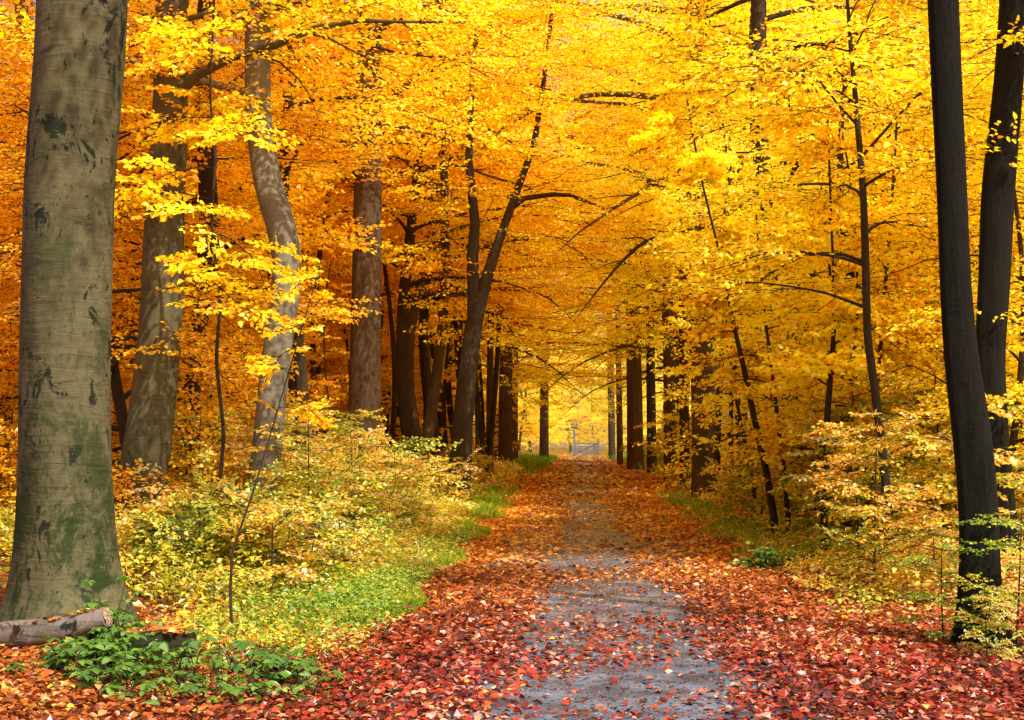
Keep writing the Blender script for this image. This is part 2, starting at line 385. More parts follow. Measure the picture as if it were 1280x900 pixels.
# leaf litter --------------------------------------------------
def vnoise(x, y, s, seed):
    r = np.random.default_rng(seed); v = 0
    for k in range(7):
        a = r.uniform(0, 2 * PI); f = s * r.uniform(.6, 1.9); v = v + np.sin((x * math.cos(a) + y * math.sin(a)) * f + r.uniform(0, 6.3) + 1.3 * np.sin(x * f * .4 + k))
    return v / 3.0
def scatter(n, x0, x1, y0, y1, rng):
    return rng.uniform(x0, x1, n), rng.uniform(y0, y1, n)
def litter(mb, rng, n, u0, u1, y0, y1, ll, hexa):
    y = rng.uniform(y0, y1, n); u = rng.uniform(u0, u1, n); x = xc(y) + u
    au = np.abs(u + .12 * np.sin(y * .8))
    nv = vnoise(x, y, 2.2, 5) + .5 * vnoise(x, y, 6, 6)
    hw = .64 - .22 * sstep(11, 22, y); core = 1 - sstep(hw * .75, hw * 1.35 + .12, au + .10 * vnoise(x, y, 1.6, 15))
    far = sstep(20, 42, y)
    dens = np.clip(1 - core * (.86 - .36 * far) + .30 * nv * core, .05, 1)
    k = rng.random(n) < dens; x, y, au = x[k], y[k], au[k]; n = len(x)
    z = gz(x, y) + np.where(au < 1.4, .028, .008) + rng.uniform(.002, .035, n) * np.where(au < 1.0, .5, 1.3)
    a = rng.uniform(0, 2 * PI, n); D = nrm(np.stack([np.cos(a), np.sin(a), rng.normal(0, .2, n)], -1))
    N_ = nrm(np.stack([rng.normal(0, .5, n), rng.normal(0, .5, n), np.ones(n)], -1))
    tone = np.clip(rng.beta(1.05, 1.35, n) + .12 * vnoise(x, y, 1.5, 9), 0, 1)
    ln = ll * rng.uniform(.45, 1.4, n)
    leaves(mb, np.stack([x, y, z], -1), D, N_, ln, ln * rng.uniform(.55, .8, n), tone, 0, hexa, rng.uniform(-.22, .34, (n, 1)))
mb = MB()
for _ in range(3):
    litter(mb, R, 30000, -4, 4.6, 6.5, 17, .055, True)
def crumbs(n, y0, y1, ll):
    y = R.uniform(y0, y1, n); u = R.normal(0, .6, n); x = xc(y) + u; a = R.uniform(0, 6.3, n)
    z = .012 + .02 * (1 - np.clip(u / 1.35, -1, 1) ** 2) + R.uniform(.002, .008, n); ln = ll * R.uniform(.3, 1.3, n)
    leaves(mb, np.stack([x, y, z], -1), np.stack([np.cos(a), np.sin(a), 0 * a], -1), nrm(np.stack([R.normal(0, .3, n), R.normal(0, .3, n), np.ones(n)], -1)), ln, ln * .6, R.random(n) ** 1.6, 0, False, .1)
crumbs(8000, 6.8, 15, .026); crumbs(9000, 15, 30, .035)
litter(mb, R, 75000, -5, 6, 17, 42, .078, False)
litter(mb, R, 60000, -7, 7, 42, 130, .15, False)
litter(mb, R, 26000, -16, -4, 8, 40, .11, False)
litter(mb, R, 26000, 4.6, 18, 8, 40, .11, False)
tag(ob('leaf_litter', mb.mesh('leaf_litter', [M_litter])), 'fallen red and orange leaves lying over the lane and the ground', 'fallen leaves', kind='stuff')

# grass verges -------------------------------------------------
def blades(mb, x, y, h, rng, w=.007):
    n = len(x); z = gz(x, y); a = rng.uniform(0, 2 * PI, n); b = a + PI / 2
    lean = h * rng.uniform(.1, .8, n)
    base = np.stack([x, y, z], -1); S = np.stack([np.cos(b), np.sin(b), 0 * b], -1) * w
    mid = base + np.stack([np.cos(a) * lean * .35, np.sin(a) * lean * .35, h * .6], -1)
    tip = base + np.stack([np.cos(a) * lean, np.sin(a) * lean, h * .92], -1)
    V = np.stack([base - S, base + S, mid + S * .7, tip, mid - S * .7], 1).reshape(-1, 3)
    mb.add(V, np.arange(n * 5).reshape(n, 5), 0, np.clip(rng.normal(.5, .25, n), 0, 1), False)
def patch(rng, n, cx, cy, sx, sy):
    return rng.normal(cx, sx, n), rng.normal(cy, sy, n)
mb = MB()
for (n, cx, cy, sx, sy, h) in [(16000, -1.35, 14.6, .6, 1.9, .075), (9000, -1.5, 18.5, .75, 1.9, .085), (9000, -1.3, 24, .8, 2.6, .11), (5000, 4.4, 22, .7, 2.5, .11), (5000, 4.9, 31, .8, 3.5, .14), (9000, -1.6, 34, .9, 6, .16), (6000, 1.6, 85, 1.2, 12, .3), (4000, 8.4, 90, 1.0, 14, .3)]:
    x, y = patch(R, n, cx, cy, sx, sy)
    u = x - xc(y); k = (np.abs(u) > 1.9 + .25 * np.sin(y * 1.3)); x, y = x[k], y[k]
    blades(mb, x, y, h * R.uniform(.5, 1.5, len(x)), R, .007 if cy < 30 else .014)
tag(ob('verge_grass', mb.mesh('verge_grass', [M_grass])), 'bright green grass growing along both edges of the lane', 'grass', kind='stuff')

# low undergrowth (herb layer), nobody could count it ------------
def herbs(mb, x, y, hmax, rng, ll, per=14, mi=0):
    n = len(x); z = gz(x, y)
    for k in range(per):
        a = rng.uniform(0, 2 * PI, n); r = rng.uniform(0, .16, n); h = hmax * rng.uniform(.15, 1, n)
        P = np.stack([x + r * np.cos(a), y + r * np.sin(a), z + h], -1)
        D = nrm(np.stack([np.cos(a), np.sin(a), rng.normal(-.15, .3, n)], -1))
        N_ = nrm(np.stack([rng.normal(0, .3, n), rng.normal(0, .3, n), np.ones(n)], -1))
        ln = ll * rng.uniform(.6, 1.3, n)
        leaves(mb, P, D, N_, ln, ln * .62, np.clip(rng.normal(.5, .24, n), 0, 1), mi, True)
    V = np.stack([np.stack([x - .003, y, z], -1), np.stack([x + .003, y, z], -1), np.stack([x + .002, y, z + hmax * .95], -1)], 1).reshape(-1, 3)
    mb.add(V, np.arange(n * 3).reshape(n, 3), 1)
mb = MB()
def herb_zone(n, u0, u1, y0, y1, h, ll, dens=1):
    y = R.uniform(y0, y1, n); u = R.uniform(u0, u1, n); x = xc(y) + u
    k = vnoise(x, y, .9, 31) * .5 + .62 > R.random(n); x, y, u = x[k], y[k], u[k]
    # taller away from the lane
    hh = h * (.35 + .65 * sstep(1.9, 4.2, np.abs(u))) * R.uniform(.55, 1.2, len(x))
    herbs(mb, x, y, hh, R, ll)
herb_zone(500, -7.5, -3.2, 11.8, 17, .55, .06)
herb_zone(90, -3.9, -1.5, 8.0, 10.5, .12, .04)
herb_zone(330, -3.0, -1.9, 12, 24, .34, .055)
herb_zone(420, -3.4, -1.8, 10.5, 13.5, .3, .05)
herb_zone(1600, -4.2, -2.0, 13, 20, .5, .05)
herb_zone(3800, -9, -2.3, 15, 30, .58, .07)
herb_zone(1800, -16, -7.5, 14, 34, .6, .08)
herb_zone(2200, -12, -2.6, 30, 60, .8, .11)
herb_zone(900, 2.9, 6.5, 13, 20, .4, .06)
herb_zone(800, 2.1, 4.6, 12.2, 24, .34, .055)
herb_zone(1900, 2.6, 11, 19, 36, .6, .08)
herb_zone(2000, 2.8, 16, 36, 70, .8, .11)
tag(ob('undergrowth', mb.mesh('undergrowth', [M_under, M_twig]), color=(1, 1, 1, 1)), 'knee-high yellow and green undergrowth covering the forest floor', 'undergrowth', kind='stuff')

mb = MB()
for (n, cx, cy, sx, sy, h) in [(1500, -1.5, 14.6, .6, 1.9, .13), (900, -1.6, 19, .7, 2.2, .16), (500, 4.5, 23, .7, 3, .15), (300, 5, 32, .9, 4, .2)]:
    x, y = patch(R, n, cx, cy, sx, sy); k = np.abs(x - xc(y)) > 1.9; herbs(mb, x[k], y[k], h * R.uniform(.5, 1.8, k.sum()), R, .045, 11)
tag(ob('ground_cover', mb.mesh('ground_cover', [M_cover, M_twig])), 'small-leaved green and yellow ground cover among the verge grass', 'ground cover', kind='stuff')
# green bramble clumps in the left foreground
def bramble(cx, cy, rad, h, n, seed):
    rng = np.random.default_rng(seed); m = MB()
    lo = np.zeros(3)
    for i in range(n):
        a = rng.uniform(0, 2 * PI); r = rad * math.sqrt(rng.random()) ; px, py = r * math.cos(a), r * math.sin(a)
        z0 = float(gz(cx + px, cy + py)) - float(gz(cx, cy)); hh = h * (1.1 - .7 * r / rad) * rng.uniform(.5, 1.1)
        az = rng.uniform(0, 2 * PI)
        tip = np.array([px + .12 * math.cos(az), py + .12 * math.sin(az), z0 + hh])
        tube(m, [[px, py, z0 - .03], (np.array([px, py, z0]) + tip) / 2 + [0, 0, .04], tip], [.005, .004, .002], 4, 1, cap=False)
        # trefoil leaf sets
        for q in range(rng.integers(2, 4)):
            t = tip - np.array([0, 0, .09 * q]) + rng.normal(0, .03, 3); b = rng.uniform(0, 2 * PI)
            A = b + np.array([0, 1.1, -1.1, 2.3, -2.3]); D = nrm(np.stack([np.cos(A), np.sin(A), rng.normal(-.2, .15, 5)], -1)); ln = rng.uniform(.045, .10) * np.array([1.15, .95, .95, .75, .75])
            leaves(m, np.tile(t, (5, 1)), D, nrm(np.tile([0, 0, 1.], (5, 1)) + rng.normal(0, .22, (5, 3))), ln, ln * .68, np.clip(rng.normal(.5, .25, 5), 0, 1), 0, True, .1)
    return m.mesh('bramble', [M_green, M_twig])
for (cx, cy, rad, h, n, sd, lb) in [(-1.95, 9.15, .82, .30, 125, 1, 'low green bramble clump at the front left edge of the leaves'),
                                    (-2.65, 9.3, .42, .30, 80, 2, 'green bramble clump in front of the rotten stump'),
                                    (-2.95, 10.5, .26, .42, 46, 3, 'small green bramble sprout at the foot of the big mossy beech'),
                                    (3.05, 17.3, .34, .28, 60, 4, 'pale green leafy clump at the right edge of the lane')]:
    o = ob('bramble', bramble(cx, cy, rad, h, n, sd)); o.location = (cx, cy, float(gz(cx, cy)))
    tag(o, lb, 'bramble')

# ------------------------------------------------------------------ hero trunks
def hero(name, pts, Y, widths, top=12, extra_pts=0, n=120, lean=0):
    """pts: [(px,py)..] from ground up; widths in px; returns path, radii relative to the base"""
    W = [at(px, py, Y) for px, py in pts]
    r = [w / FPX * Y / 2 for w in widths]
    b = W[0].copy(); g = float(gz(b[0], Y))
    # foot reaches into the ground
    P = [np.array([b[0], Y, g - .25])] if b[2] > g - .2 else []
    Rr = [r[0]] if P else []
    P += W; Rr += r
    d = nrm(P[-1] - P[-2]); z = P[-1][2]
    while P[-1][2] < top:
        d = nrm(d + np.array([R.normal(0, .04), R.normal(0, .04), .05])); P.append(P[-1] + d * 1.6); Rr.append(Rr[-1] * .88)
    P = np.array(P); base = np.array([P[0][0], Y, g]); 
    z = P[:, 2]; s = np.linspace(z[0], z[-1], n)
    def sm(v):
        a = np.interp(s, z, v)
        k = np.ones(5) / 5; ap = np.concatenate([np.full(2, a[0]), a, np.full(2, a[-1])]); return np.convolve(ap, k, 'valid')
    Q = np.stack([sm(P[:, 0]), sm(P[:, 1]), s], -1) - base
    return Q, sm(np.array(Rr)), base

def limbset(rng, n, t0, t1, L0, L1, az=None, spread=PI):
    return [(t0 + (t1 - t0) * (i + rng.random()) / n, (rng.uniform(0, 2 * PI) if az is None else az + rng.uniform(-spread, spread)), rng.uniform(L0, L1)) for i in range(n)]

def hero_tree(name, label, pts, Y, widths, bark, limbs, color=(1, 1, 1, 1), top=12, sides=20, flare=0, seed=0, cat='tree', **kw):
    rng = np.random.default_rng(seed + 500)
    Q, rr, base = hero(name, pts, Y, widths, top)
    if flare:
        h = Q[:, 2]; rr = rr * (1 + flare * np.exp(-np.clip(h, 0, 9) / .28))
    t, c = gen_tree(name, rng, Q, rr, limbs(rng) , bark=bark, sides=sides, **kw)
    return plant_tree(name, (t, c), base, color=color, label=label, cat=cat)

OR = (1, .80, .6, 1); ORD = (.95, .66, .5, 1); YE = (1, 1, 1, 1); YO = (1, .93, .8, 1)
hero_tree('beech_tree', 'massive grey beech trunk with moss and scars filling the left edge',
          [(84, 800), (82, 700), (80, 600), (79, 450), (84, 225), (98, 60), (102, -40)], 11.3, [138, 124, 115, 112, 112, 112, 112], M_beech,
          lambda r: limbset(r, 9, .62, .97, 2.5, 4.5), OR, 13, 64, .40, 1, wob=.045, hexa=True)
hero_tree('beech_tree', 'olive beech trunk leaning right behind the big mossy beech',
          [(170, 668), (176, 610), (192, 500), (202, 400), (205, 300), (214, 130), (216, 0)], 18, [64, 60, 55, 52, 50, 44, 42], M_beech2,
          lambda r: limbset(r, 12, .38, .97, 2.2, 4.5, 0, 2.6), YO, 14, 32, .15, 2, hexa=True)
hero_tree('slim_dark_tree', 'crooked thin dark trunk between the leaning and the curved beech',
          [(236, 640), (238, 540), (244, 430), (262, 300), (258, 200), (252, 60), (258, -20)], 22, [24, 22, 22, 26, 22, 20, 18], M_dark,
          lambda r: limbset(r, 14, .25, .97, 1.8, 3.5), OR, 13, 16, 0, 3)
hero_tree('curved_beech', 'beech trunk with an S-shaped bend, lit on its right side',
          [(326, 640), (332, 570), (344, 450), (359, 350), (356, 300), (334, 230), (322, 150), (322, 60), (323, -20)], 18.5, [42, 38, 36, 36, 37, 36, 32, 32, 30], M_lit,
          lambda r: limbset(r, 12, .44, .97, 2.2, 4.2, 0, 2.8) + limbset(r, 9, .50, .9, 3.0, 5.2, .2, .8), YO, 13, 30, .12, 4, hexa=True)
hero_tree('oak_tree', 'thick straight brown furrowed trunk left of the forked tree',
          [(455, 625), (455, 540), (456, 450), (458, 330), (460, 200), (462, 60)], 33, [48, 42, 38, 36, 34, 30], M_brown,
          lambda r: limbset(r, 18, .42, .98, 2.5, 5.5), OR, 17, 24, .1, 5)
# forked tree
def forked():
    rng = np.random.default_rng(77); Y = 35.
    Q, rr, base = hero('f', [(573, 626), (577, 540), (584, 470), (593, 400), (606, 355), (624, 300), (644, 245), (668, 180), (680, 100)], Y, [30, 26, 24, 22, 16, 12, 10, 8, 6], 15)
    tb = MB(); tube(tb, Q, rr, 20, 0, .04, None, rng)
    Q2 = np.array([at(px, py, Y) - base for px, py in [(592, 405), (592, 370), (591, 320), (594, 280), (586, 200), (590, 100), (600, 0)]])
    tube(tb, Q2, np.array([17, 16, 15, 13, 10, 7, 5]) / FPX * Y / 2, 16, 0, .04, None, rng)
    Q3 = np.array([at(px, py, Y) - base for px, py in [(638, 260), (655, 248), (690, 243), (712, 244), (760, 262)]]); tube(tb, Q3, [.09, .07, .06, .05, .02], 8, 0)
    _, cr = gen_tree('f', rng, Q, rr, limbset(rng, 30, .46, .98, 2.5, 5), nsec=7)
    t2, _c = gen_tree('f2', rng, Q, rr * .9, [], nsec=1) if False else (None, None)
    e = thing('forked_tree', base, label='dark forked trunk leaning over the left edge of the lane', cat='tree')
    ob('trunk', tb.mesh('forked_trunk', [M_dark]), e); ob('crown', cr, e, color=YO)
forked()
hero_tree('beech_tree', 'straight brown beech trunk nearest on the right side of the lane',
          [(883, 632), (882, 560), (881, 460), (876, 380), (874, 320), (872, 200), (868, 60)], 35, [36, 33, 33, 34, 32, 28, 22], M_brown,
          lambda r: limbset(r, 22, .42, .98, 2.8, 6), YE, 16, 24, .1, 6, keep=.65)
hero_tree('beech_tree', 'dark leaning trunk half hidden by gold leaves right of centre',
          [(985, 640), (986, 560), (988, 470), (982, 380), (964, 280), (948, 170), (948, 0)], 27, [22, 21, 20, 19, 20, 22, 20], M_dark,
          lambda r: limbset(r, 22, .3, .98, 2.2, 4.5), YE, 14, 16, 0, 7)
hero_tree('slender_young_tree', 'slender dark young tree with thin side branches right of centre',
          [(1112, 655), (1107, 600), (1098, 520), (1084, 420), (1082, 330), (1079, 240), (1070, 130), (1062, 40), (1058, -20)], 17, [13, 11, 11, 10, 10, 9, 7, 5, 4], M_dark,
          lambda r: limbset(r, 20, .34, .98, 1.4, 2.6), YE, 7.5, 12, 0, 8, hexa=True, el0=(.3, .8), nsec=5, spsec=3, keep=.8)
hero_tree('dark_beech', 'tall dark trunk with smooth bark standing nearest at the right edge',
          [(1224, 850), (1221, 750), (1221, 650), (1213, 550), (1199, 450), (1192, 350), (1189, 250), (1182, 100), (1177, -30)], 10.8, [66, 48, 45, 46, 40, 36, 35, 36, 37], M_shaded,
          lambda r: limbset(r, 7, .66, .97, 1.6, 3.0), YO, 12, 40, .35, 9, wob=.10, hexa=True)
hero_tree('rough_dark_tree', 'rough shaded trunk leaning right behind the tall dark trunk at the right edge',
          [(1254, 700), (1250, 640), (1243, 550), (1236, 450), (1242, 350), (1246, 240), (1260, 100), (1268, -20)], 15.5, [46, 40, 36, 38, 40, 41, 35, 34], M_shaded,
          lambda r: limbset(r, 9, .45, .97, 1.8, 3.6), OR, 13, 24, .12, 10, wob=.09, hexa=True)
hero_tree('thin_stem_tree', 'thin bare dark stem with twin forks left of the slender young tree',
          [(1030, 660), (1030, 600), (1034, 520), (1040, 450), (1044, 390), (1040, 300)], 18.5, [9, 8, 8, 7, 5, 3], M_dark,
          lambda r: limbset(r, 13, .25, .98, .5, 1.1), YE, 5.2, 8, 0, 12, spray=.6, hexa=True, nsec=4, spsec=3)
hero_tree('thin_stem_tree', 'thin crooked stem leaning left over the right-hand saplings',
          [(968, 650), (958, 590), (944, 530), (932, 470), (916, 400), (905, 340)], 22, [10, 9, 8, 7, 5, 3], M_dark,
          lambda r: limbset(r, 12, .35, .98, .3, .7), YE, 6, 8, 0, 13, spray=.4, hexa=True, nsec=4, spsec=3)
hero_tree('young_beech', 'slender young beech with bright yellow sprays in front of the olive leaning trunk',
          [(282, 700), (274, 620), (280, 540), (270, 450), (276, 370), (264, 290), (270, 190), (262, 120), (266, 40)], 16.6, [6, 5, 5, 5, 4, 4, 4, 3, 3], M_dark,
          lambda r: limbset(r, 15, .40, .98, .6, 1.25), YE, 6.4, 8, 0, 14, hexa=True, nsec=3, spsec=2, spray=.65, el0=(0, .3), tilt=.15)
hero_tree('seedling', 'leafless-footed thin seedling bending right in the left undergrowth',
          [(290, 790), (288, 740), (290, 690), (304, 650), (318, 610), (330, 570)], 11.4, [4, 4, 3.5, 3, 2.5, 2], M_dark,
          lambda r: limbset(r, 6, .6, .98, .15, .35), YO, 1.5, 6, 0, 15, hexa=True, nsec=2, spsec=1, spray=.25, leaf_len=.05)
# row of trunks on the right of the lane
for (px, Y, w, wt, b, sd, lb) in [(856, 43, 14, 12, M_dark, 21, 'dark trunk directly left of the nearest brown trunk on the right'),
                       (838, 50, 18, 14, M_brown, 22, 'brown trunk with a pale edge, second in the right-hand row'),
                       (815, 59, 14, 11, M_dark, 23, 'mossy dark trunk, third in the right-hand row'),
                       (794, 66, 24, 18, M_brown, 24, 'broad brown trunk in the middle of the right-hand row'),
                       (775, 78, 9, 7, M_brown, 25, 'thin trunk left of the broad brown trunk in the right-hand row'),
                       (765, 95, 10, 8, M_dark, 26, 'farthest thin trunk in the right-hand row by the bright clearing')]:
    hero_tree('row_tree', lb, [(px, 545 + 2845 / Y), (px - 1, 500), (px - 2, 430), (px - 4, 300), (px - 6, 200)], Y, [w * .88, w * .84, w * .78, wt * .8, wt * .6], b,
              lambda r: limbset(r, 20, .40, .98, 3, 6), YO, 18, 12, .1, sd, nsec=6, spsec=4, leaf_len=.11, spray=1.15, keep=.52)
for (px, Y, w, sd, lb) in [(632, 62, 17, 31, 'straight brown trunk at the left edge of the lane, beyond the forked tree'),
                       (680, 92, 11, 32, 'short dark trunk left of the bright clearing at the end of the lane'),
                       (612, 50, 9, 33, 'very thin trunk between the forked tree and the straight brown trunk'),
                       (644, 80, 7, 34, 'very thin pale trunk just right of the straight brown trunk')]:
    hero_tree('row_tree', lb, [(px, 545 + 2845 / Y), (px, 500), (px + 1, 430), (px + 3, 300), (px + 4, 200)], Y, [w * 1.1, w, w * .9, w * .7, w * .6], M_brown,
              lambda r: limbset(r, 20, .40, .98, 3, 5.5), OR, 18, 12, .1, sd, nsec=6, spsec=4, leaf_len=.11, spray=1.15, keep=.52)

# ------------------------------------------------------------------ shared trees of the wood
def straight(rng, H, r0, n=26, bend=.25):
    z = np.linspace(-.3, H, n); ph = rng.uniform(0, 6, 2); f = rng.uniform(.25, .6, 2)
    P = np.stack([bend * (np.sin(z * f[0] + ph[0]) - math.sin(ph[0])), bend * (np.sin(z * f[1] + ph[1]) - math.sin(ph[1])), z], -1)
    return P, r0 * (1 - .8 * np.clip(z / H, 0, 1)) + .006
CAN = []; UND = []; SAP = []; BUSH = []
for i in range(4):      # tall canopy trees
    rng = np.random.default_rng(900 + i); P, r = straight(rng, 18, .15 + .035 * i, 30, .4)
    CAN.append(gen_tree('canopy_tree', rng, P, r, limbset(rng, 34, .32, .97, 2.8, 5.6), leaf_len=.11, spray=1.25, bark=[M_dark, M_brown][i % 2], sides=12, nsec=7, spsec=4, keep=.66))
ARCH = []
for i in range(3):      # trees reaching over the lane (limbs mostly towards local +x)
    rng = np.random.default_rng(930 + i); P, r = straight(rng, 17, .15 + .03 * i, 30, .35)
    ARCH.append(gen_tree('arching_tree', rng, P, r, limbset(rng, 34, .26, .97, 3.5, 7.0, 0, 1.5), leaf_len=.12, spray=1.3, bark=[M_brown, M_dark][i % 2], sides=12, nsec=6, spsec=4, keep=.55, el0=(.0, .6), droop=.07))
for i in range(4):      # understorey beeches leafed almost to the ground
    rng = np.random.default_rng(950 + i); P, r = straight(rng, 8.5, .055 + .02 * i, 22, .3)
    UND.append(gen_tree('young_beech', rng, P, r, limbset(rng, 34, .12, .98, 1.5, 3.0), leaf_len=.085, spray=.95, bark=M_dark, sides=8, nsec=5, spsec=3, keep=.72, el0=(.05, .5), droop=.06, hexa=True))
for i in range(4):      # saplings head high
    rng = np.random.default_rng(980 + i); P, r = straight(rng, 2.5, .014, 12, .12)
    SAP.append(gen_tree('sapling', rng, P, r, limbset(rng, 15, .15, .98, .4, 1.0), leaf_len=.075, spray=.5, bark=M_dark, leafm=M_under, sides=6, nsec=3, spsec=2, keep=.62, el0=(.0, .5), droop=.04, hexa=True, tilt=.15))
for i in range(4):      # knee to waist high bushes
    rng = np.random.default_rng(990 + i); P, r = straight(rng, .8, .010, 6, .05)
    BUSH.append(gen_tree('bush', rng, P, r, limbset(rng, 14, .15, .98, .35, .75), leaf_len=.06, spray=.38, bark=M_dark, leafm=M_under, sides=5, nsec=3, spsec=2, keep=.6, el0=(.2, 1.0), droop=.05, hexa=True, tilt=.2))

def jit(c, v=.06):
    return (min(1, c[0] * random.uniform(1 - v * .4, 1)), c[1] * random.uniform(1 - v, 1 + v), c[2] * random.uniform(1 - v, 1 + v), 1)
placed = []
def free(x, y, rad):
    return all((x - a) ** 2 + (y - b) ** 2 > (rad + c) ** 2 for a, b, c in placed)
HEROPX = [(80, 11.3, 95), (190, 18, 60), (345, 18.5, 50), (455, 33, 40), (580, 35, 40), (883, 35, 40), (1215, 10.8, 60), (1240, 15.5, 50), (1090, 17, 25), (838, 52, 60)]
def clear_view(x, y, rad):
    px = 640 + FPX * x / y
    for hp, hd, hw in HEROPX:
        if y < hd and abs(px - hp) < hw * .4 + FPX * (2.6 if rad < 1.8 else 1.8) / y: return False
    return True
def fill(kind, arr, n, pf, rad, color, srange, name, cat, group, label, view=True, tries=60):
    c = 0
    for _ in range(n * tries):
        if c >= n: break
        x, y = pf()
        if abs(x - xc(y)) < 2.9 + rad * .25: continue
        if not free(x, y, rad): continue
        if view and not clear_view(x, y, rad): continue
        placed.append((x, y, rad)); c += 1
        s = random.uniform(*srange)
        col = color(x, y) if callable(color) else color
        plant_tree(name, arr[c % len(arr)], (x, y, float(gz(x, y)) - .02), random.uniform(0, 2 * PI), s, color=jit(col), label=label, cat=cat, group=group)
def wedge(pa, pb, y0, y1):
    def f():
        y = math.sqrt(random.uniform(y0 * y0, y1 * y1)); px = random.uniform(pa, pb); return ((px - 640) / FPX * y, y)
    return f
def left_col(x, y):
    return OR if random.random() < .6 else ORD
def right_col(x, y):
    return YE if random.random() < .75 else YO
# canopy trees
fill('c', CAN, 16, wedge(-150, 560, 26, 70), 2.0, left_col, (.85, 1.15), 'canopy_tree', 'tree', 'tall trees in the left wood', 'tall dark-trunked tree with orange leaves inside the left wood')
fill('c', CAN, 9, wedge(920, 1420, 38, 70), 2.0, right_col, (.85, 1.15), 'canopy_tree', 'tree', 'tall trees in the right wood', 'tall dark-trunked tree with golden leaves inside the right wood')
fill('c', CAN, 12, wedge(-100, 620, 66, 108), 2.4, YO, (.95, 1.25), 'canopy_tree', 'tree', 'distant trees left of the lane', 'distant tall tree with orange-gold leaves left of the lane', False)
fill('c', CAN, 11, wedge(800, 1400, 58, 84), 2.4, YE, (.95, 1.25), 'canopy_tree', 'tree', 'distant trees right of the lane', 'distant tall tree with yellow leaves right of the lane', False)
# trees whose limbs arch over the lane
for i, (sd, y) in enumerate([(1, 44), (-1, 47), (1, 56), (-1, 57), (-1, 67), (1, 70), (-1, 78), (1, 82), (-1, 88)]):
    x = xc(y) + sd * random.uniform(4.6, 6.2); placed.append((x, y, 2))
    plant_tree('arching_tree', ARCH[i % 3], (x, y, float(gz(x, y)) - .02), (PI if sd > 0 else 0) + random.uniform(-.25, .25), random.uniform(.95, 1.15), color=jit(YE if sd > 0 else YO),
               label='tall tree arching its golden limbs over the far lane from the ' + ('right' if sd > 0 else 'left'), cat='tree', group='trees arching over the lane from the ' + ('right' if sd > 0 else 'left'))
for px, Y, k, rz, lb in [(372, 27, 0, 1., 'tall dark tree showing between the curved beech and the thick brown trunk'), (520, 38.5, 2, 2., 'tall dark-limbed tree just left of the forked tree')]:
    p = at(px, 600, Y); placed.append((p[0], Y, 2)); plant_tree('canopy_tree', CAN[k], (p[0], Y, float(gz(p[0], Y))), rz, .9, color=YO, label=lb, cat='tree')
for i, (sd, y, u) in enumerate([(-1, 100, 4.6), (-1, 113, 5.0), (1, 112, 6.5), (-1, 124, 4.4), (1, 126, 5.2), (-1, 134, 3.8), (1, 136, 4.0), (-1, 142, 1.0), (1, 144, 1.4), (-1, 128, 8), (1, 138, 8.5), (-1, 118, 9), (-1, 141, 5), (1, 143, 5.6)]):
    x = xc(y) + sd * u; placed.append((x, y, 1.2))
    plant_tree('young_beech', UND[i % 4], (x, y, float(gz(x, y)) - .02), i * 1.7, random.uniform(1.0, 1.5), color=(1.25, 1.25, 1.3, 1), label='sunlit yellow young beech around the bright clearing at the far end of the lane', cat='tree', group='young beeches around the far clearing')  # tint above white paints the clearing's sun glow into the leaves
# understorey
fill('u', UND, 20, wedge(-80, 570, 19, 36), 1.0, left_col, (.75, 1.1), 'young_beech', 'tree', 'young beeches in the left wood', 'young beech with orange leaves down to the undergrowth in the left wood')
fill('u', UND, 26, wedge(-80, 470, 38, 80), 1.4, left_col, (.9, 1.35), 'young_beech', 'tree', 'farther young beeches in the left wood', 'young beech with rusty orange leaves deep in the left wood', False)
fill('u', UND, 14, wedge(930, 1380, 16, 34), 1.0, right_col, (.7, 1.05), 'young_beech', 'tree', 'young beeches in the right wood', 'young beech with bright yellow leaves in the right wood')
fill('u', UND, 22, wedge(930, 1380, 38, 80), 1.4, right_col, (.9, 1.3), 'young_beech', 'tree', 'farther young beeches in the right wood', 'young beech with yellow leaves deep in the right wood', False)
# thin bare stems in the left interior
STEM = []
for i in range(3):
    rng = np.random.default_rng(1200 + i); P, r = straight(rng, 13, .07 + .015 * i, 20, .3)
    STEM.append(gen_tree('pole_tree', rng, P, r, limbset(rng, 12, .5, .98, 1.0, 2.4), leaf_len=.12, spray=1.0, bark=M_dark, sides=7, nsec=3, spsec=3))
fill('u', UND, 10, wedge(470, 600, 62, 95), 1.4, left_col, (.9, 1.35), 'young_beech', 'tree', 'young beeches behind the thin stems', 'rusty young beech behind the thin dark stems left of the lane', False)
fill('p', STEM, 40, wedge(395, 615, 36, 75), .35, ORD, (.8, 1.3), 'pole_tree', 'tree', 'thin dark stems in the left wood', 'thin dark pole-like stem standing deep in the left wood', False)
fill('p', STEM, 12, wedge(890, 1250, 30, 75), .35, YE, (.8, 1.2), 'pole_tree', 'tree', 'thin dark stems in the right wood', 'thin dark pole-like stem standing deep in the right wood', False)
THIN = []
for i in range(3):
    rng = np.random.default_rng(1300 + i); P, r = straight(rng, 6, .032 + .008 * i, 22, .35)
    THIN.append(gen_tree('thin_sapling', rng, P, r, limbset(rng, 18, .2, .98, .4, 1.2), leaf_len=.08, spray=.55, bark=M_dark, sides=7, nsec=3, spsec=2, keep=.7, el0=(.1, .8), hexa=True))
fill('t', THIN, 13, wedge(925, 1190, 17, 32), .2, YE, (.8, 1.2), 'thin_sapling', 'sapling', 'thin dark-stemmed saplings on the right', 'thin dark-stemmed sapling with sparse gold leaves in the right wood', False)
fill('t', THIN, 8, wedge(360, 600, 30, 50), .2, OR, (.9, 1.3), 'thin_sapling', 'sapling', 'thin dark-stemmed saplings on the left', 'thin dark-stemmed sapling with sparse orange leaves in the left wood', False)
